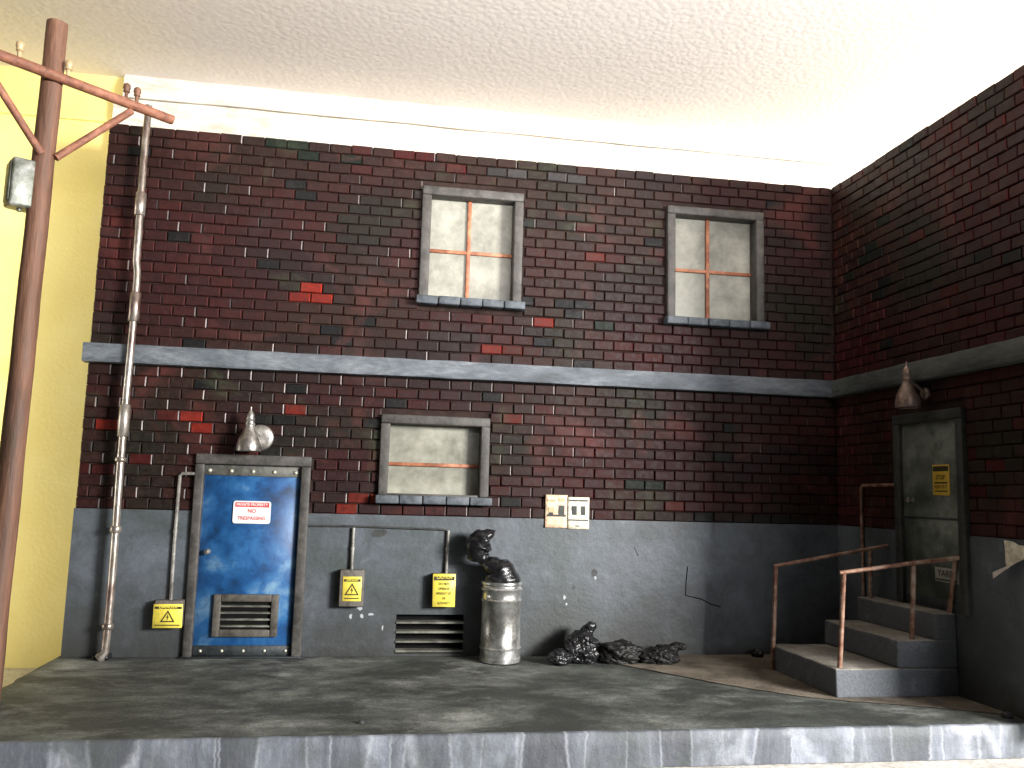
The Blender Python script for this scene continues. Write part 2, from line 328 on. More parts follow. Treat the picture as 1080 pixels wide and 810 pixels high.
def bricks(f, u_end, holes, side, rowsets):
    bm = NB(); lay = bm.loops.layers.color.new('Col')
    for zs, rh, nrow in rowsets:
        for j in range(nrow):
            z0 = zs + j * rh; z1 = z0 + rh; off = (j % 2) * BL / 2 + (.03 if zs > 2 else 0)
            u = -off
            while u < u_end:
                a, b_ = max(u, 0), min(u + BL, u_end); u += BL
                if b_ - a < .03: continue
                segs = [(a, b_)]
                for h in holes:
                    if h[2] < z1 - .03 and h[3] > z0 + .03:
                        ns = []
                        for s in segs:
                            if h[1] <= s[0] or h[0] >= s[1]: ns.append(s); continue
                            if h[0] - s[0] > .04: ns.append((s[0], h[0]))
                            if s[1] - h[1] > .04: ns.append((h[1], s[1]))
                        segs = ns
                for (p, q) in segs:
                    cc = brick_col((p + q) / 2, (z0 + z1) / 2, side)
                    dj = random.uniform(-.006, .006); tz = random.uniform(-.003, .003)
                    n0 = len(bm.faces)
                    fs = bx(bm, p + J / 2, q - J / 2 + .0, -.04, dj, z0 + J / 2 + tz, z1 - J / 2 + tz, f, 0, 1, .0022)
                    # bevel the front edges only
                    fr = max(fs, key=lambda F: -(F.calc_center_median() - f((p + q) / 2, .2, (z0 + z1) / 2)).length)
                    res = bmesh.ops.bevel(bm, geom=list(fr.edges), offset=.008, segments=1, affect='EDGES', profile=.5)
                    bm.faces.ensure_lookup_table()
                    dry_lit = random.random() < (.7 if z1 < 3.1 else .16) * (1 if (not side) else 0) * max(.15, min(1, (6.2 - p) / 1.5))  # drybrush plus painted-in light on right-hand ends, fading where the wall is shaded
                    ec = Vector((.62, .58, .57)) * random.uniform(.25, 1.05) if dry_lit else cc * 1.4
                    for k in range(n0, len(bm.faces)):
                        F = bm.faces[k]; ctr = F.calc_center_median()
                        isend = (f(q, 0, 0) - ctr).dot(f(1, 0, 0) - f(0, 0, 0)) < .018
                        for lp in F.loops: lp[lay] = (*((ec if isend else cc)), 1)
    return bm

# ------------------------------------------------------------ back building wall
WA, WB, WC = (3.437, 4.614, 3.86, 5.245), (6.365, 7.59, 3.80, 5.255), (3.088, 4.299, 1.63, 2.60)
D1 = (1.169, 2.361, -.01, 2.10); VENT = (3.344, 4.078, .03, .44)
holes = [WA, WB, WC, D1]
inset = lambda h, k=.04: (h[0] + k, h[1] - k, h[2] + k if h[2] > 0 else h[2], h[3] - k)
hin = [inset(h) for h in holes]
wall1 = thing('brick_building', 'long maroon brick building front with grey plaster base, three windows and a blue door', 'building', (4.2, 0, 0))
bm = bricks(back, XR, holes, 0, ((G, ROW_L, 13), (LT, ROW_U, 21)))
o = obj('brickwork', bm, M['brick'], wall1, sharp=False)
bm = NB(); panel(bm, back, .006, XR + .05, G - .02, H - .008, -.028, hin, .1); obj('mortar_backing', bm, M['mortar'], wall1)
bm = NB(); bx(bm, .0, XR + .13, .15, .22, 0, H - .01); obj('backing_board', bm, M['mortar'], wall1)
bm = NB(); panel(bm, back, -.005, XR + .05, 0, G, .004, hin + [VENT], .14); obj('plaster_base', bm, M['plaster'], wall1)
def ledge(f, u0, u1, mat, parent, depth=.11):
    bm = NB(); n = 60; prof = [(.0, LB), (depth * .95, LB + .004), (depth, LB + .02), (depth, LT - .02), (depth * .93, LT), (.0, LT + .004)]
    rows = []
    for i in range(n + 1):
        u = u0 + (u1 - u0) * i / n; row = []
        for (d, z) in prof:
            q = noise.noise(Vector((u * 3, z * 9, d * 9 + 5))) * .008
            row.append(bm.verts.new(f(u, d + (q if d > 0 else -.02), z + q * .8)))
        rows.append(row)
    for i in range(n):
        for k in range(len(prof) - 1): bm.faces.new((rows[i][k], rows[i + 1][k], rows[i + 1][k + 1], rows[i][k + 1]))
    bm.faces.new(rows[0]); bm.faces.new(rows[-1][::-1]); return obj('ledge', bm, mat, parent)
ledge(back, -.03, XR, M['ledge'], wall1)
# dents, scratches and one dark oval in the plaster
for (pts, r) in (([(6.639, .99), (6.62, .8), (6.617, .665), (6.74, .64), (6.811, .623), (6.92, .57), (7.04, .54)], .006), ([(6.0, 1.2), (6.05, 1.1)], .003)):
    bm = NB(); tube(bm, [back(u, .005, z) for u, z in pts], r, 6); obj('crack', bm, M['black'], wall1)
for (u, z, ru, rz, mt) in ((5.541, .905, .035, .045, 'dark_mark'), (5.302, .74, .02, .02, 'dark_mark'), (3.122, 1.30, .085, .05, 'dark_mark')):
    bm = NB(); k = 12
    poly(bm, [back(u + ru * math.cos(a * 2 * math.pi / k) * random.uniform(.8, 1.1) + .5 * (rz * math.sin(a * 2 * math.pi / k) if ru > .05 else 0), .007, z + rz * math.sin(a * 2 * math.pi / k) * random.uniform(.8, 1.1)) for a in range(k)], (0, .012, 0)); obj('dark_mark', bm, M[mt], wall1)
for (u, z, ru, rz) in ((5.196, .63, .02, .028), (5.22, .56, .012, .02), (5.55, .85, .012, .03), (2.86, .42, .02, .03), (2.98, .425, .022, .026), (3.07, .44, .05, .015), (3.2, .3, .012, .03), (2.95, .5, .03, .02)):
    bm = NB(); k = 9
    poly(bm, [back(u + ru * math.cos(a * 2 * math.pi / k) * random.uniform(.5, 1.2), .007, z + rz * math.sin(a * 2 * math.pi / k) * random.uniform(.5, 1.2)) for a in range(k)], (0, .01, 0)); obj('chip', bm, M['chip'], wall1)

# windows
def window(f, R, parent, vert, horiz, fw=.105, shade=None):
    u0, u1, z0, z1 = R; zs = z0 + .085
    fr = NB()
    for (a, b_, c_, d_) in ((u0, u0 + fw, zs, z1 - fw), (u1 - fw, u1, zs, z1 - fw), (u0, u1, z1 - fw, z1)):
        bx(fr, a, b_, -.14, .055, c_, d_, f, .012, 2, .003)
    bx(fr, u0 + fw, u1 - fw, -.14, .03, zs - .02, zs + .02, f, .004)
    w = obj('window', fr, M['frame'], parent)
    si = NB(); n = 5; s0, s1 = u0 - .03, u1 + .04
    for i in range(n):
        a = s0 + (s1 - s0) * i / n; b_ = s0 + (s1 - s0) * (i + 1) / n
        bx(si, a + .004, b_ - .004, -.03, .13 + random.uniform(-.008, .008), z0 - .005, z0 + .085 + random.uniform(-.004, .004), f, .012, 2, .002)
    obj('sill', si, M['sill'], w)
    pn = NB(); bx(pn, u0 + fw - .02, u1 - fw + .02, -.138, -.130, zs, z1 - fw + .02, f); obj('pane', pn, M['pane'], w)
    mu = NB()
    if vert: bx(mu, vert - .022, vert + .022, -.132, -.095, zs + .0, z1 - fw, f, .004)
    if horiz: bx(mu, u0 + fw - .01, u1 - fw + .01, -.132, -.10, horiz - .02, horiz + .02, f, .004)
    obj('glazing_bar', mu, M['muntin'], w)
    if shade:
        b2 = NB(); bx(b2, shade[0], shade[1], -.131, -.12, zs, z1 - fw + .01, f); obj('curtain_strip', b2, M['frame'], w)
    return w
window(back, WA, wall1, 4.0, 4.525)
window(back, WB, wall1, 6.93, 4.505, .10)
window(back, WC, wall1, None, 2.06, .10)

# blue door
def rivets(parent, f, u0, u1, z, n, d, r=.019):
    for i in range(n):
        bm = NB(); u = u0 + (u1 - u0) * i / (n - 1); ctr = f(u, d, z); ax = f(0, 1, 0) - f(0, 0, 0)
        lathe(bm, ctr, [(r, 0), (r * .9, r * .35), (r * .5, r * .65), (.001, r * .75)], 10, ax); obj('rivet', bm, M['rivet'], parent)
bm = NB()
for (a, b_, c_, d_) in ((1.169, 1.262, 0.002, 1.99), (2.262, 2.361, .002, 1.99), (1.169, 2.361, 1.99, 2.10)): bx(bm, a, b_, -.08, .055, c_, d_, back, .012, 2, .003)
fr = obj('door_frame', bm, M['frame'], wall1)
bm = NB(); bx(bm, 1.255, 2.27, -.07, -.012, .01, 1.995, back, .003); door = obj('door', bm, M['blue'], wall1)
bm = NB(); bx(bm, 1.264, 2.26, -.015, 0.0, 1.875, 1.985, back, .004); obj('top_strip', bm, M['strip'], door)
rivets(door, back, 1.31, 2.2, 1.925, 5, .0, .024)
bm = NB(); bx(bm, 1.264, 2.26, -.015, 0.0, .012, .115, back, .004); obj('kick_strip', bm, M['strip_dark'], door)
rivets(door, back, 1.34, 2.2, .06, 5, .0, .018)
bm = NB(); g0, g1, g2, g3 = 1.443, 2.105, .205, .64
for (a, b_, c_, d_) in ((g0, g0 + .075, g2, g3), (g1 - .075, g1, g2, g3), (g0 + .075, g1 - .075, g2, g2 + .075), (g0 + .075, g1 - .075, g3 - .075, g3)): bx(bm, a, b_, -.015, .03, c_, d_, back, .008, 2)
gr = obj('grille', bm, M['grille'], door)
bm = NB(); bx(bm, g0 + .06, g1 - .06, -.014, -.008, g2 + .06, g3 - .06, back); obj('grille_recess', bm, M['black'], gr)
bm = NB()
for i in range(4):
    z = g2 + .10 + i * .068; poly(bm, [back(g0 + .07, .016, z), back(g1 - .07, .016, z), back(g1 - .07, -.006, z + .006), back(g0 + .07, -.006, z + .006)], (0, 0, .013))
obj('slats', bm, M['slat'], gr)
bm = NB(); lathe(bm, back(1.345, -.012, 1.075), [(.03, 0), (.03, .008), (.012, .012), (.012, .035), (.026, .045), (.03, .06), (.024, .075), (.004, .08)], 16, (0, -1, 0)); obj('door_knob', bm, M['silver'], door)
bm = NB(); bx(bm, 1.15, 2.39, -.02, .10, .001, .012, back, .003); obj('threshold', bm, M['strip_dark'], fr)
# floor vent in the plaster
bm = NB(); bx(bm, VENT[0] - .01, VENT[1] + .01, -.136, -.12, VENT[2], VENT[3] + .01, back); ve = obj('vent', bm, M['black'], wall1)
bm = NB()
for i in range(4):
    z = VENT[2] + .015 + i * .1
    poly(bm, [back(VENT[0] + .002, .02, z), back(VENT[1] - .002, .02, z), back(VENT[1] - .002, -.07, z + .008), back(VENT[0] + .002, -.07, z + .008)], (0, 0, .02))
obj('slats', bm, M['slat'], ve)

# ------------------------------------------------------------ right building wall
wall2 = thing('brick_building', 'dark side building in shadow with a green door up the steps', 'building', (XR + .05, -1.7, 0))
UE = 3.34; D2 = (1.2, 2.29, .76, 2.70); d2in = inset(D2, .03)
bm = bricks(rightw, UE, [D2], 1, ((G, ROW_L, 13), (LT, ROW_U, 21))); obj('brickwork', bm, M['brick'], wall2, sharp=False)
bm = NB(); panel(bm, rightw, 0.03, UE - .005, G - .02, H - .008, -.028, [d2in], .1); obj('mortar_backing', bm, M['mortar'], wall2)
bm = NB(); bx(bm, XR + .09, XR + .16, -UE, .14, 0, H - .01); obj('backing_board', bm, M['mortar'], wall2)
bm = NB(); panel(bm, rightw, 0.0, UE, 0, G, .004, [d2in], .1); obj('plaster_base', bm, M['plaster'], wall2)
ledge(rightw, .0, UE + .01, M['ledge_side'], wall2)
bm = NB()
for (a, b_, c_, d_) in ((1.2, 1.31, .762, 2.6), (2.19, 2.29, .762, 2.6), (1.2, 2.29, 2.6, 2.70)): bx(bm, a, b_, -.08, .05, c_, d_, rightw, .012, 2, .003)
fr2 = obj('door_frame', bm, M['frame_dark'], wall2)
bm = NB(); bx(bm, 1.30, 2.20, -.05, .005, .77, 2.605, rightw, .003); door2 = obj('door', bm, M['green_door'], wall2)
bm = NB(); bx(bm, 1.315, 2.185, .004, .014, .775, .87, rightw, .004); obj('kick_strip', bm, M['strip_dark'], door2)
bm = NB(); bx(bm, 1.315, 2.185, .004, .014, 1.63, 1.65, rightw, .004); obj('panel_seam', bm, M['strip_dark'], door2)
bm = NB(); lathe(bm, rightw(1.47, .005, 1.815), [(.03, 0), (.03, .008), (.012, .012), (.012, .035), (.026, .045), (.03, .06), (.024, .075), (.004, .08)], 16, (-1, 0, 0)); obj('door_knob', bm, M['silver'], door2)

# ------------------------------------------------------------ wall lamps
def lamp(f, u, z, reach, plate_u, mat, label, pr, sr):
    root = thing('wall_lamp', label, 'lamp', f(u, 0, z), 'bell shaped wall lamps above the doors')
    ax = f(0, 1, 0) - f(0, 0, 0)
    bm = NB(); lathe(bm, f(plate_u, 0.0, z - .02), [(q * pr, h) for q, h in ((.15, 0), (.155, .02), (.145, .035), (.10, .045), (.03, .05), (.001, .05))], 28, ax); obj('wall_plate', bm, mat, root)
    bm = NB(); tube(bm, [f(plate_u, .04, z), f((u + plate_u) / 2, reach * .5, z + .05), f(u, reach, z + .10)], .018, 8); obj('arm', bm, mat, root)
    bm = NB(); c_ = f(u, reach, z)
    lathe(bm, c_, [(q * sr, h) for q, h in ((.15, -.17), (.155, -.175), (.158, -.165), (.155, -.12), (.135, -.05), (.095, .02), (.06, .07), (.056, .10), (.062, .105), (.062, .12), (.052, .125), (.052, .15), (.058, .155), (.058, .17), (.048, .175), (.046, .21), (.03, .235), (.012, .25), (.01, .29), (.001, .295))], 30)
    obj('lamp_shade', bm, mat, root)
    return root
lamp(back, 1.72, 2.31, .2, 1.81, M['silver'], 'silver bell wall lamp above the blue door', .92, .82)
lamp(rightw, 1.74, 2.91, .22, 1.74, M['copper'], 'copper bell wall lamp above the green door in the side wall', .4, .76)

# ------------------------------------------------------------ drainpipe
bm = NB()
root = thing('drainpipe', 'tall thin silver drainpipe at the left end of the brick wall', 'drainpipe', (.43, -.1, 0))
zz = [0.08 + i * (5.84 - .08) / 40 for i in range(41)]
def px_(z): return .455 + .006 * math.sin(z * 2.1) - (.02 if z > 4 else 0)
tube(bm, [(.40, -.15, .015), (.42, -.15, .035)] + [(px_(z), -.15, z) for z in zz], [.05, .05] + [.037] * 41, 14); obj('pipe', bm, M['pipe_metal'], root)
for (a, b_) in ((4.60, 4.86), (3.45, 3.77), (2.24, 2.58), (1.98, 2.03), (1.26, 1.33), (.30, .36)):
    bm = NB(); x = px_((a + b_) / 2); lathe(bm, (x, -.15, a), [(.047, 0), (.056, .01), (.055, b_ - a - .01), (.047, b_ - a)], 16); obj('coupling', bm, M['pipe_metal'], root)
bm = NB(); bx(bm, .33, .49, -.17, -.02, .001, .05, ident, .02, 2, .008); obj('foot', bm, M['bag'], root)

# ------------------------------------------------------------ signs, boxes, conduits
def tri(bm, f, u, z, s, d):
    w = s * .10
    P = [(u, z + s * .58), (u + s * .6, z - s * .42), (u - s * .6, z - s * .42)]; Q = [(u, z + s * .58 - w * 2), (u + s * .6 - w * 1.7, z - s * .42 + w), (u - s * .6 + w * 1.7, z - s * .42 + w)]
    for i in range(3):
        j = (i + 1) % 3; bm.faces.new([bm.verts.new(f(a, d, b_)) for a, b_ in (P[i], P[j], Q[j], Q[i])])
    bolt = [(u + .02 * s, z + .28 * s), (u - .12 * s, z - .06 * s), (u - .01 * s, z - .04 * s), (u - .05 * s, z - .32 * s), (u + .12 * s, z + .04 * s), (u + .02 * s, z + .03 * s)]
    bm.faces.new([bm.verts.new(f(a, d, b_)) for a, b_ in bolt])
def ebox(u0, u1, z0, z1, s, label, kind):
    root = thing('electrical_box', label, 'electrical box', back((u0 + u1) / 2, 0, z0), 'electrical boxes on the plaster base')
    bm = NB(); bx(bm, u0, u1, .003, .125, z0, z1, back, .008, 2, .002); obj('cabinet', bm, M['box'], root)
    a, b_, c_, e_ = s; d = .132
    bm = NB(); bx(bm, a, b_, .126, d, c_, e_, back, .002, 1, .003); sg_ = obj('warning_label', bm, M['yellow'], root)
    bm = NB(); um = (a + b_) / 2; w, h = b_ - a, e_ - c_; d += .0035
    if kind == 'tri':
        bx(bm, a + .01, b_ - .01, .128, d - .0005, e_ - .2 * h, e_ - .025, back); tri(bm, back, um, c_ + .46 * h, .50 * h, d)
        bx(bm, a + .02, b_ - .02, .128, d, c_ + .10 * h, c_ + .14 * h, back)
        t = obj('print', bm, M['ink'], sg_); bm = NB(); textbm(bm, 'DANGER', .16 * h, back, um, d + .002, e_ - .125 * h, .98 * w / (h * .62) * .62); obj('lettering', bm, M['yellow'], sg_)
    else:
        bx(bm, a + .012, b_ - .012, .128, d - .0005, e_ - .20 * h, e_ - .03, back)
        for i, s_ in enumerate(('DO NOT', 'OPERATE', 'WITHOUT KEY', 'OR', 'AUTHORITY')):
            textbm(bm, s_, .105 * h, back, um, d, e_ - (.31 + .145 * i) * h, .80 if len(s_) < 8 else .66)
        obj('print', bm, M['ink'], sg_); bm = NB(); textbm(bm, 'CAUTION', .13 * h, back, um, d + .002, e_ - .115 * h, .82); obj('lettering', bm, M['yellow'], sg_)
ebox(.885, 1.16, .315, .585, (.88, 1.165, .312, .55), 'leftmost yellow DANGER box with triangle, beside the drainpipe', 'tri')
ebox(2.73, 2.985, .535, .915, (2.763, 2.958, .59, .845), 'grey box with small yellow triangle label right of the blue door', 'tri')
ebox(3.72, 3.955, .54, .885, (3.715, 3.96, .538, .888), 'tall yellow CAUTION box above the floor vent', 'text')
co = thing('conduit', 'thin bent conduit from the blue door frame down to the leftmost yellow box', 'conduit', back(1.02, 0, .55))
bm = NB(); tube(bm, [back(1.168, .03, 1.885), back(1.04, .03, 1.885), back(1.02, .03, 1.86), back(1.015, .035, 1.2), back(1.022, .04, .57)], .017, 8); obj('pipe', bm, M['conduit'], co)
bm = NB(); tube(bm, [back(1.016, .034, 1.26), back(1.016, .034, 1.3)], .023, 8); obj('clip', bm, M['conduit'], co)
co = thing('conduit', 'thin conduit along the plaster with two drops to the boxes right of the blue door', 'conduit', back(3, 0, .9))
bm = NB(); tube(bm, [back(2.361, .02, 1.365), back(2.8, .02, 1.37), back(3.84, .02, 1.352), back(3.865, .02, 1.335)], .011, 8); obj('pipe', bm, M['frame_dark'], co)
bm = NB(); tube(bm, [back(2.846, .03, 1.355), back(2.846, .04, .91)], .017, 8); obj('drop', bm, M['conduit'], co)
bm = NB(); tube(bm, [back(3.872, .03, 1.345), back(3.862, .04, .88)], .017, 8); obj('drop', bm, M['conduit'], co)
for (u, z) in ((2.846, 1.12), (3.868, 1.13)):
    bm = NB(); tube(bm, [back(u, .034, z), back(u, .034, z + .03)], .023, 8); obj('clip', bm, M['conduit'], co)
co = thing('conduit', 'thin bent conduit on the dark side wall left of the green door', 'conduit', rightw(.56, 0, 0))
bm = NB(); tube(bm, [rightw(1.2, .03, 1.97), rightw(.6, .03, 1.965), rightw(.565, .03, 1.94), rightw(.56, .03, 1.3), rightw(.56, .03, .01)], .018, 8); obj('pipe', bm, M['rail'], co)

# private property sign on the blue door
def rrect(bm, f, a, b_, c_, e_, d0, d1, r=.025):
    pts = []
    for (cx, cz, s) in ((b_ - r, e_ - r, 0), (a + r, e_ - r, 90), (a + r, c_ + r, 180), (b_ - r, c_ + r, 270)):
        for k in range(4): t = math.radians(s + k * 30); pts.append(f(cx + r * math.cos(t), d0, cz + r * math.sin(t)))
    poly(bm, pts, f(0, d1 - d0, 0) - f(0, 0, 0))
sgn = thing('door_sign', 'white sign with red lettering on the blue door', 'sign', back(1.77, .0, 1.37))
bm = NB(); rrect(bm, back, 1.577, 1.963, 1.375, 1.612, -.012, .004); obj('board', bm, M['white'], sgn)
bm = NB(); bx(bm, 1.595, 1.945, .0, .0055, 1.548, 1.598, back); textbm(bm, 'NO', .055, back, 1.77, .0065, 1.505); textbm(bm, 'TRESPASSING', .05, back, 1.77, .0065, 1.43, .95); obj('print', bm, M['red'], sgn)
bm = NB(); textbm(bm, 'PRIVATE PROPERTY', .04, back, 1.77, .0075, 1.573, .92); obj('lettering', bm, M['white'], sgn)
# posters
def poster(label, mat, a, b_, c_, e_, parts):
    r = thing('poster', label, 'poster', back((a + b_) / 2, 0, c_), 'small posters pasted where the bricks meet the plaster')
    bm = NB(); n = 6; g = [[bm.verts.new(back(a + (b_ - a) * i / n, .012 + random.uniform(0, .008) + (.02 if (j in (0, 8) and random.random() < .4) else 0), c_ + (e_ - c_) * j / 8)) for j in range(9)] for i in range(n + 1)]
    for i in range(n):
        for j in range(8): bm.faces.new((g[i][j], g[i + 1][j], g[i + 1][j + 1], g[i][j + 1]))
    o = obj('sheet', bm, mat, r); so = o.modifiers.new('s', 'SOLIDIFY'); so.thickness = .003
    for (nm, mt, rects, texts) in parts:
        bm = NB()
        for q in rects: bx(bm, a + (b_ - a) * q[0], a + (b_ - a) * q[1], .015, .026, c_ + (e_ - c_) * q[2], c_ + (e_ - c_) * q[3], back)
        for s_, sz, uu, zz_ in texts: textbm(bm, s_, sz, back, a + (b_ - a) * uu, .0272, c_ + (e_ - c_) * zz_)
        obj(nm, bm, mt, r)
poster('peach poster with dark picture band, left of the cream poster', M['paper_orange'], 4.955, 5.205, 1.40, 1.765,
       [('dark_print', M['frame_dark'], [(.08, .95, .34, .40), (.62, .88, .40, .68), (.16, .36, .40, .46)], []), ('tan_print', M['insulator'], [(.14, .40, .47, .62), (.1, .45, .80, .86), (.6, .9, .80, .9)], [])])
poster('cream poster with two dark figures, right of the peach poster', M['paper'], 5.212, 5.462, 1.39, 1.745,
       [('dark_print', M['frame_dark'], [(.06, .96, .26, .30), (.1, .95, .87, .92), (.2, .42, .44, .72), (.62, .82, .44, .72), (.38, .55, .08, .11)], [])])
# signs on the side door
sg2 = thing('door_sign', 'amber warning sign high on the green door', 'sign', rightw(1.92, .005, 1.87))
bm = NB(); bx(bm, 1.80, 2.05, .005, .014, 1.865, 2.165, rightw, .002, 1, .001); obj('board', bm, M['amber'], sg2)
bm = NB(); bx(bm, 1.81, 2.04, .01, .0155, 2.10, 2.15, rightw); bx(bm, 1.83, 2.02, .01, .0155, 1.98, 1.995, rightw); bx(bm, 1.83, 2.02, .01, .0155, 1.90, 1.912, rightw)
textbm(bm, 'STOP', .06, rightw, 1.925, .017, 2.04); textbm(bm, 'KEEP OUT', .042, rightw, 1.925, .017, 1.947); obj('print', bm, M['ink'], sg2)
sg3 = thing('door_sign', 'small white plate low on the green door', 'sign', rightw(1.95, .005, 1.03))
bm = NB(); bx(bm, 1.79, 2.13, .005, .014, 1.035, 1.17, rightw, .002, 1, .001); obj('board', bm, M['dull_white'], sg3)
bm = NB(); bx(bm, 1.80, 2.12, .010, .0155, 1.048, 1.062, rightw); textbm(bm, 'YARD', .085, rightw, 1.955, .017, 1.115, 1.1); obj('print', bm, M['ink'], sg3)
# torn notice
tp = thing('torn_notice', 'torn cream notice peeling off the dark side wall at the right edge', 'paper', rightw(2.85, 0, 1.17))
bm = NB(); poly(bm, [rightw(*q) for q in ((2.755, .02, 1.485), (2.86, .016, 1.475), (2.93, .02, 1.45), (3.02, .015, 1.45), (3.04, .02, 1.36), (2.93, .03, 1.31), (2.85, .035, 1.28), (2.80, .035, 1.235), (2.775, .03, 1.30), (2.765, .02, 1.40))], (-.003, 0, 0)); obj('sheet', bm, M['paper'], tp)
bm = NB(); poly(bm, [rightw(*q) for q in ((2.79, .03, 1.262), (2.90, .04, 1.30), (3.02, .03, 1.36), (2.88, .10, 1.25), (2.73, .12, 1.15), (2.70, .10, 1.20))], (-.004, 0, 0)); obj('curled_flap', bm, M['paper_back'], tp)

# ------------------------------------------------------------ rubbish
can = thing('dustbin', 'round galvanised dustbin against the grey wall', 'dustbin', (4.44, -.3, 0))
bm = NB(); lathe(bm, (4.44, -.3, 0), [(.19, .002), (.215, .01), (.218, .05), (.212, .055), (.212, .135), (.22, .14), (.222, .155), (.212, .165), (.208, .4), (.206, .62), (.215, .63), (.217, .645), (.206, .655), (.205, .73), (.22, .745), (.224, .76), (.208, .775), (.206, .79), (.218, .80), (.222, .815), (.216, .83), (.195, .835), (.19, .82), (.188, .7), (.001, .7)], 40)
obj('body', bm, M['galv'], can)
def crease(bm, amt, fr, seed, zmin=None):
    off = Vector((seed * 1.7, seed * 2.3, -seed))
    for v in bm.verts:
        q = v.co * fr + off
        w = Vector((noise.noise(q * .8), noise.noise(q * .8 + Vector((9, 0, 0))), noise.noise(q * .8 + Vector((0, 9, 0))))) * .6
        def cell(p):
            d = noise.voronoi(p)[0]; return d[1] - d[0]
        n = noise.noise(q * .7) * .9 + (cell(q * 1.1 + w) - .25) * .55 + (cell(q * 2.4 + w * 2) - .2) * .28
        v.co += v.normal * n * amt
        if zmin is not None and v.co.z < zmin: v.co.z = zmin
def sackmesh(pts, rad, seed, amt=.05, fr=5, seg=40, sub=8, zmin=None):
    P = []; Rr = []
    for i in range(len(pts) - 1):
        for k in range(sub):
            t = k / sub; P.append(Vector(pts[i]).lerp(Vector(pts[i + 1]), t)); tt = t * t * (3 - 2 * t); Rr.append(rad[i] * (1 - tt) + rad[i + 1] * tt)
    P.append(Vector(pts[-1])); Rr.append(rad[-1])
    bm = NB(); tube(bm, P, Rr, seg); bm.normal_update(); crease(bm, amt, fr, seed, zmin); return bm
bm = sackmesh([(4.44, -.3, .72), (4.43, -.3, .84), (4.42, -.3, .94), (4.33, -.29, 1.01), (4.24, -.27, 1.05), (4.18, -.26, 1.12), (4.17, -.26, 1.20), (4.22, -.27, 1.28), (4.29, -.28, 1.335), (4.36, -.28, 1.37)], [.16, .185, .15, .10, .075, .105, .135, .115, .06, .012], 3.3, .045, 6)
tag(obj('rubbish_bag', bm, M['bag'], origin=(4.44, -.3, .72), sharp=False), 'shiny black bag bulging out of the dustbin with its neck twisted up', 'rubbish bag')
def bag(c_, sc, seed, mat, label, neck=None, amt=.3):
    bm = NB(); bmesh.ops.create_icosphere(bm, subdivisions=6, radius=1)
    if neck:
        nd = Vector(neck).normalized()
        for v in bm.verts:
            k = max(0, v.co.normalized().dot(nd) - .55) / .45
            v.co += nd * (k ** 2) * Vector(neck).length
            v.co = v.co.project(nd) + (v.co - v.co.project(nd)) * (1 + .35 * k - .5 * math.exp(-((k - .62) / .2) ** 2))
    bm.normal_update(); crease(bm, amt, 1.7, seed); bm.normal_update(); crease(bm, amt * .4, 4.5, seed + 3)
    for v in bm.verts:
        v.co = Vector((v.co.x * sc[0], v.co.y * sc[1], v.co.z * sc[2])) + Vector(c_)
        if v.co.z < .004: v.co.z = .004 + (v.co.z) * .002
    for f in bm.faces: f.smooth = True
    o = obj('rubbish_bag', bm, mat, origin=(c_[0], c_[1], 0), sharp=False); tag(o, label, 'rubbish bag', 'rubbish bags lying along the wall')
bag((5.31, -.36, .13), (.19, .18, .17), 1.3, M['bag'], 'shiny crumpled black bag with its neck pointing up, beside the flat shaded bag', (.35, .1, .85))
bag((5.06, -.48, .07), (.13, .12, .085), 5.1, M['bag'], 'small flattened black bag lying in front of the first crumpled bag')
bag((5.74, -.38, .09), (.24, .18, .13), 2.7, M['bag_shaded'], 'flat shaded black bag in the middle of the row on the ground')
bag((6.16, -.42, .07), (.22, .18, .11), 8.2, M['bag_shaded'], 'dark black bag farthest right of the row along the wall', (.5, 0, .5))
bag((7.42, -.14, .045), (.07, .07, .055), 4.4, M['bag'], 'tiny black scrap by the wall behind the bottom step')

# ------------------------------------------------------------ steps and rails
st = thing('front_steps', 'three grey concrete steps up to the green door', 'steps', (8.0, -1.4, 0))
for (x0, z0, z1) in ((7.27, .003, .26), (7.895, .26, .512), (8.285, .512, .762)):
    bm = NB(); bx(bm, x0, XR - .006, -2.075, -.76, z0, z1, ident, .018, 3, .004)
    bmesh.ops.subdivide_edges(bm, edges=[e for e in bm.edges if e.calc_length() > .2], cuts=8, use_grid_fill=True)
    for v in bm.verts: v.co += Vector([noise.noise(v.co * 4 + Vector((k * 9, 0, 0))) * .007 for k in range(3)])
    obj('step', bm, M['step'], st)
def rail(label, posts, bar, cap=None):
    r = thing('handrail', label, 'handrail', posts[0][0], 'thin rusty handrails of the steps')
    for a, b_ in posts:
        bm = NB(); tube(bm, [a, (Vector(a) + Vector(b_)) / 2 + Vector((.003, 0, 0)), b_], .023, 8, wob=.08); obj('post', bm, M['rail'], r)
    bm = NB(); tube(bm, bar, .02, 8, wob=.08); obj('rail', bm, M['rail'], r)
rail('front rusty handrail on the open side of the steps', [((7.35, -2.0, .26), (7.41, -2.0, 1.11)), ((8.09, -2.0, .512), (8.13, -2.0, 1.20)), ((8.47, -2.03, .762), (8.48, -2.13, 1.27))], [(7.375, -1.99, 1.115), (8.13, -2.0, 1.215), (8.5, -2.2, 1.29)])
rail('back rusty handrail nearer the long wall', [((7.25, -.85, .0), (7.30, -.85, 1.065)), ((8.36, -.9, .762), (8.37, -.9, 1.30))], [(7.28, -.85, 1.075), (8.5, -1.02, 1.325)])

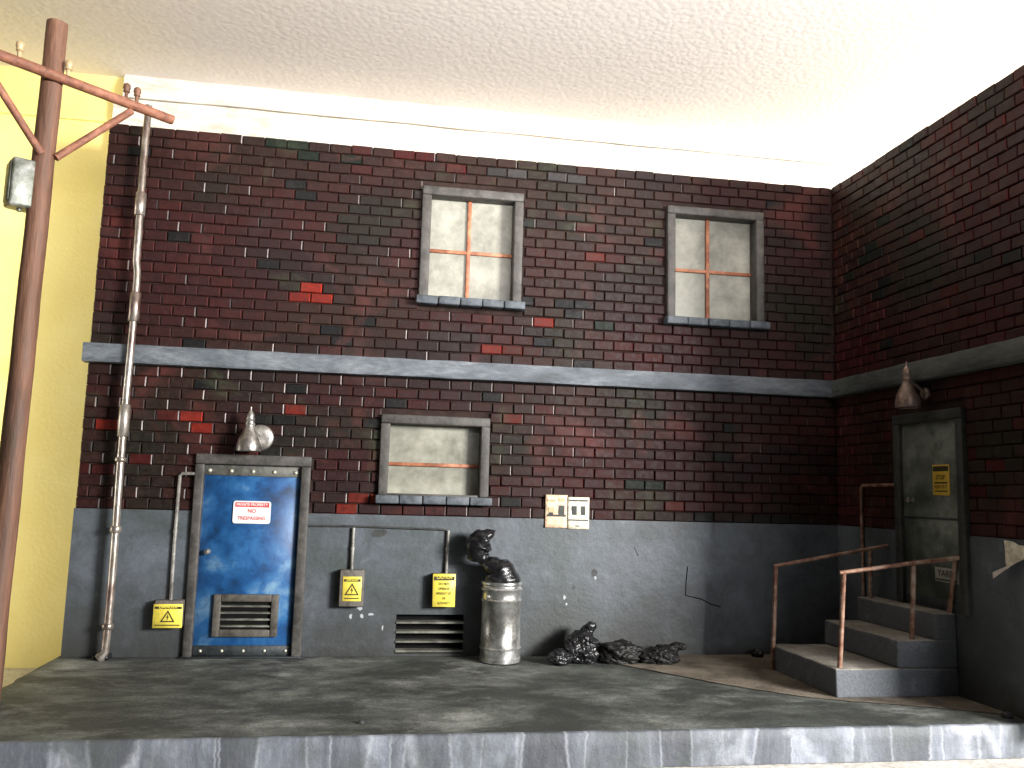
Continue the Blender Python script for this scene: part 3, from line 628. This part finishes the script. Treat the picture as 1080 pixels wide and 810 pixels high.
# ------------------------------------------------------------ utility pole
PB = (.093, -1.9)
ang = Vector((.864 + .242, -1.228 + 2.215, 0)).normalized(); side_ = Vector((ang.y, -ang.x, 0))
pole = thing('utility_pole', 'red-brown wooden utility pole with braced crossarm at the left edge', 'utility pole', (PB[0], PB[1], 0))
bm = NB(); nn = 30
tube(bm, [(PB[0] - .03 * (1 - i / nn) + .003 * math.sin(i), PB[1], .002 + 5.76 * i / nn) for i in range(nn + 1)], [.098 - .012 * i / nn for i in range(nn + 1)], 20, wob=.02); obj('post', bm, M['pole'], pole)
pc = Vector((PB[0], PB[1], 5.232)) + side_ * .115
def onarm(t, dz=0): return pc + ang * t + Vector((0, 0, dz))
La, Lb = -.85, 1.06
bm = NB(); tube(bm, [onarm(La), onarm(0), onarm(Lb)], .046, 12, wob=.04); obj('crossarm', bm, M['rust'], pole)
for s_, t in ((1, .66), (-1, -.62)):
    bm = NB(); tube(bm, [onarm(t, -.06), onarm(s_ * .06, -.70) - side_ * .04], .032, 10, wob=.04); obj('brace', bm, M['rust'], pole)
for t, mt in ((-.32, 'insulator'), (.08, 'insulator'), (.60, 'pole'), (.70, 'pole')):
    bm = NB(); lathe(bm, onarm(t, .04), [(.016, 0), (.016, .05), (.03, .06), (.026, .085), (.034, .095), (.03, .13), (.012, .145), (.001, .15)], 12); obj('insulator', bm, M[mt], pole)
# transformer cabinet on the pole
tb = thing('transformer_box', 'small grey metal box fixed to the utility pole', 'electrical box', (-.10, -2.0, 4.05))
bm = NB()
c0 = Vector((-.075, -1.96, 4.27)); fx = Vector((.55, -.83, 0)).normalized(); fy = Vector((fx.y, -fx.x, 0))
def tf(x, y, z): return c0 + fx * x + fy * y + Vector((0, 0, z))
bx(bm, -.10, .10, -.115, .07, -.22, .20, tf, .02, 2, .006); obj('cabinet', bm, M['transformer'], tb)
bm = NB(); bx(bm, -.075, .075, .068, .082, -.18, .16, tf, .006); obj('lid', bm, M['transformer'], tb)
bm = NB(); tube(bm, [tf(0, -.03, -.22), tf(0, -.03, -.245)], .02, 8); obj('cable_gland', bm, M['transformer'], tb)

# ------------------------------------------------------------ ground, kerb, table, room
bm = NB(); nx, ny = 150, 60; rows = []
for i in range(nx + 1):
    row = []
    for j in range(ny + 1):
        x = -.06 + (8.66 + .06) * i / nx; y = -2.985 + (.15 + 2.985) * j / ny
        z = -.004 * (noise.noise(Vector((x * 1.3, y * 2, 0))) + 1) * .6 + .002 * noise.noise(Vector((x * 9, y * 9, 3)))
        if i == 0: x += .03 * noise.noise(Vector((0, y * 4, 1))); z -= .01
        row.append(bm.verts.new((x, y, z)))
    rows.append(row)
for i in range(nx):
    for j in range(ny):
        f = bm.faces.new((rows[i][j], rows[i + 1][j], rows[i + 1][j + 1], rows[i][j + 1])); f.smooth = True
ed = [e for e in bm.edges if len(e.link_faces) == 1]; r = bmesh.ops.extrude_edge_only(bm, edges=ed)
for g in r['geom']:
    if isinstance(g, bmesh.types.BMVert): g.co.z = -.262
struct(obj('ground', bm, M['ground']))
bm = NB(); n = 160; rows = []
for i in range(n + 1):
    x = -.07 + 8.75 * i / n; row = []
    for (y, z) in ((-2.986, -.262), (-3.02, -.262), (-3.026, -.1), (-3.02, -.008), (-3.01, .002), (-2.986, .003)):
        q = noise.noise(Vector((x * 6, z * 12, y))) * .008; row.append(bm.verts.new((x, y + (q if y < -3 else 0), z + (q * .7 if z > -.05 else 0))))
    rows.append(row)
for i in range(n):
    for k in range(5):
        f = bm.faces.new((rows[i][k], rows[i + 1][k], rows[i + 1][k + 1], rows[i][k + 1])); f.smooth = True
bm.faces.new(rows[0]); bm.faces.new(rows[-1][::-1])
struct(obj('kerb', bm, M['kerb']))
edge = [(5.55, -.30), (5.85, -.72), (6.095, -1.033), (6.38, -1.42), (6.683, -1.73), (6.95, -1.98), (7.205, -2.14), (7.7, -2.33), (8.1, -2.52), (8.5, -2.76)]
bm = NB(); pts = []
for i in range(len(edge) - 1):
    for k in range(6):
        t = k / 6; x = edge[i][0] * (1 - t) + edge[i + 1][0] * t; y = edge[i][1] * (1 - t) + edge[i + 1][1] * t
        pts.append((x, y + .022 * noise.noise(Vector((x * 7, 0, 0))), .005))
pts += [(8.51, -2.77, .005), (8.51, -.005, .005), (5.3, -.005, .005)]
poly(bm, pts, (0, 0, .003)); struct(obj('tan_patch', bm, M['tan']))  # thin tan sheet with a wavy curved edge, laid over the ground
bm = NB(); bx(bm, -9, 10, -4.2, .85, -.33, -.268); o = obj('table_top', bm, M['table']); struct(o)
YW, ZC = .85, 6.56
bm = NB(); bx(bm, -9, 14, YW, YW + .1, -8, ZC + .1); tag(obj('room_wall', bm, M['yellow_wall']), 'yellow painted room wall behind the model at the left', 'wall')
bm = NB(); bx(bm, -9, 14, -3.8, YW + .1, ZC, ZC + .1); tag(struct(obj('ceiling', bm, M['ceiling'])), 'white popcorn textured ceiling above everything', 'ceiling')
# yellow cornice
def strip(bm, x0, x1, prof, n=60, wob=.006):
    rows = []
    for i in range(n + 1):
        x = x0 + (x1 - x0) * i / n
        rows.append([bm.verts.new((x, y + noise.noise(Vector((x * 1.5, z * 3, 0))) * wob, z + noise.noise(Vector((x * 1.1, 7, z))) * wob)) for (y, z) in prof])
    for i in range(n):
        for k in range(len(prof) - 1): bm.faces.new((rows[i][k], rows[i + 1][k], rows[i + 1][k + 1], rows[i][k + 1]))
    bm.faces.new(rows[0]); bm.faces.new(rows[-1][::-1])
bm = NB(); strip(bm, -9, -.10, [(YW + .01, 6.0), (YW - .03, 6.01), (YW - .035, 6.04), (YW - .02, 6.07), (YW - .02, 6.42), (YW - .06, 6.52), (YW - .07, ZC + .01)]); tag(obj('yellow_cornice', bm, M['yellow_wall']), 'yellow cornice on the room wall at the top left', 'cornice')
cr = thing('white_cornice', 'long cream cornice board above the brick wall', 'cornice', (4, YW - .1, 6.0))
bm = NB(); strip(bm, -.09, 13.5, [(YW, 6.29), (YW - .16, 6.29), (YW - .17, 6.32), (YW - .17, 6.52), (YW - .15, ZC + .01), (YW, ZC + .01)], 90, .012); obj('upper_board', bm, M['trim'], cr)
bm = NB(); strip(bm, -.2, 13.5, [(YW, 5.5), (YW - .10, 5.5), (YW - .11, 5.6), (YW - .11, 6.21), (YW - .12, 6.235), (YW - .12, 6.284), (YW, 6.286)], 90, .012); obj('lower_board', bm, M['trim'], cr)
bm = NB(); bx(bm, 14.0, 14.1, -3.8, YW, 5.5, ZC); tag(obj('room_wall', bm, M['trim']), 'pale room wall at the far right', 'wall')
# loose crumbs on the ground
for (x, y, s_, lb) in ((3.01, -2.66, .028, 'small dark crumb lying near the front edge of the ground'), (8.42, -2.80, .05, 'dark crumbly lump at the right front end of the ground')):
    bm = NB(); bmesh.ops.create_icosphere(bm, subdivisions=3, radius=1); bm.normal_update(); crease(bm, .4, 1.6, x)
    for v in bm.verts: v.co = Vector((v.co.x * s_, v.co.y * s_ * .8, max(v.co.z, -.5) * s_ * .6)) + Vector((x, y, s_ * .32))
    tag(obj('crumb', bm, M['dark_mark'], origin=(x, y, 0)), lb, 'debris')
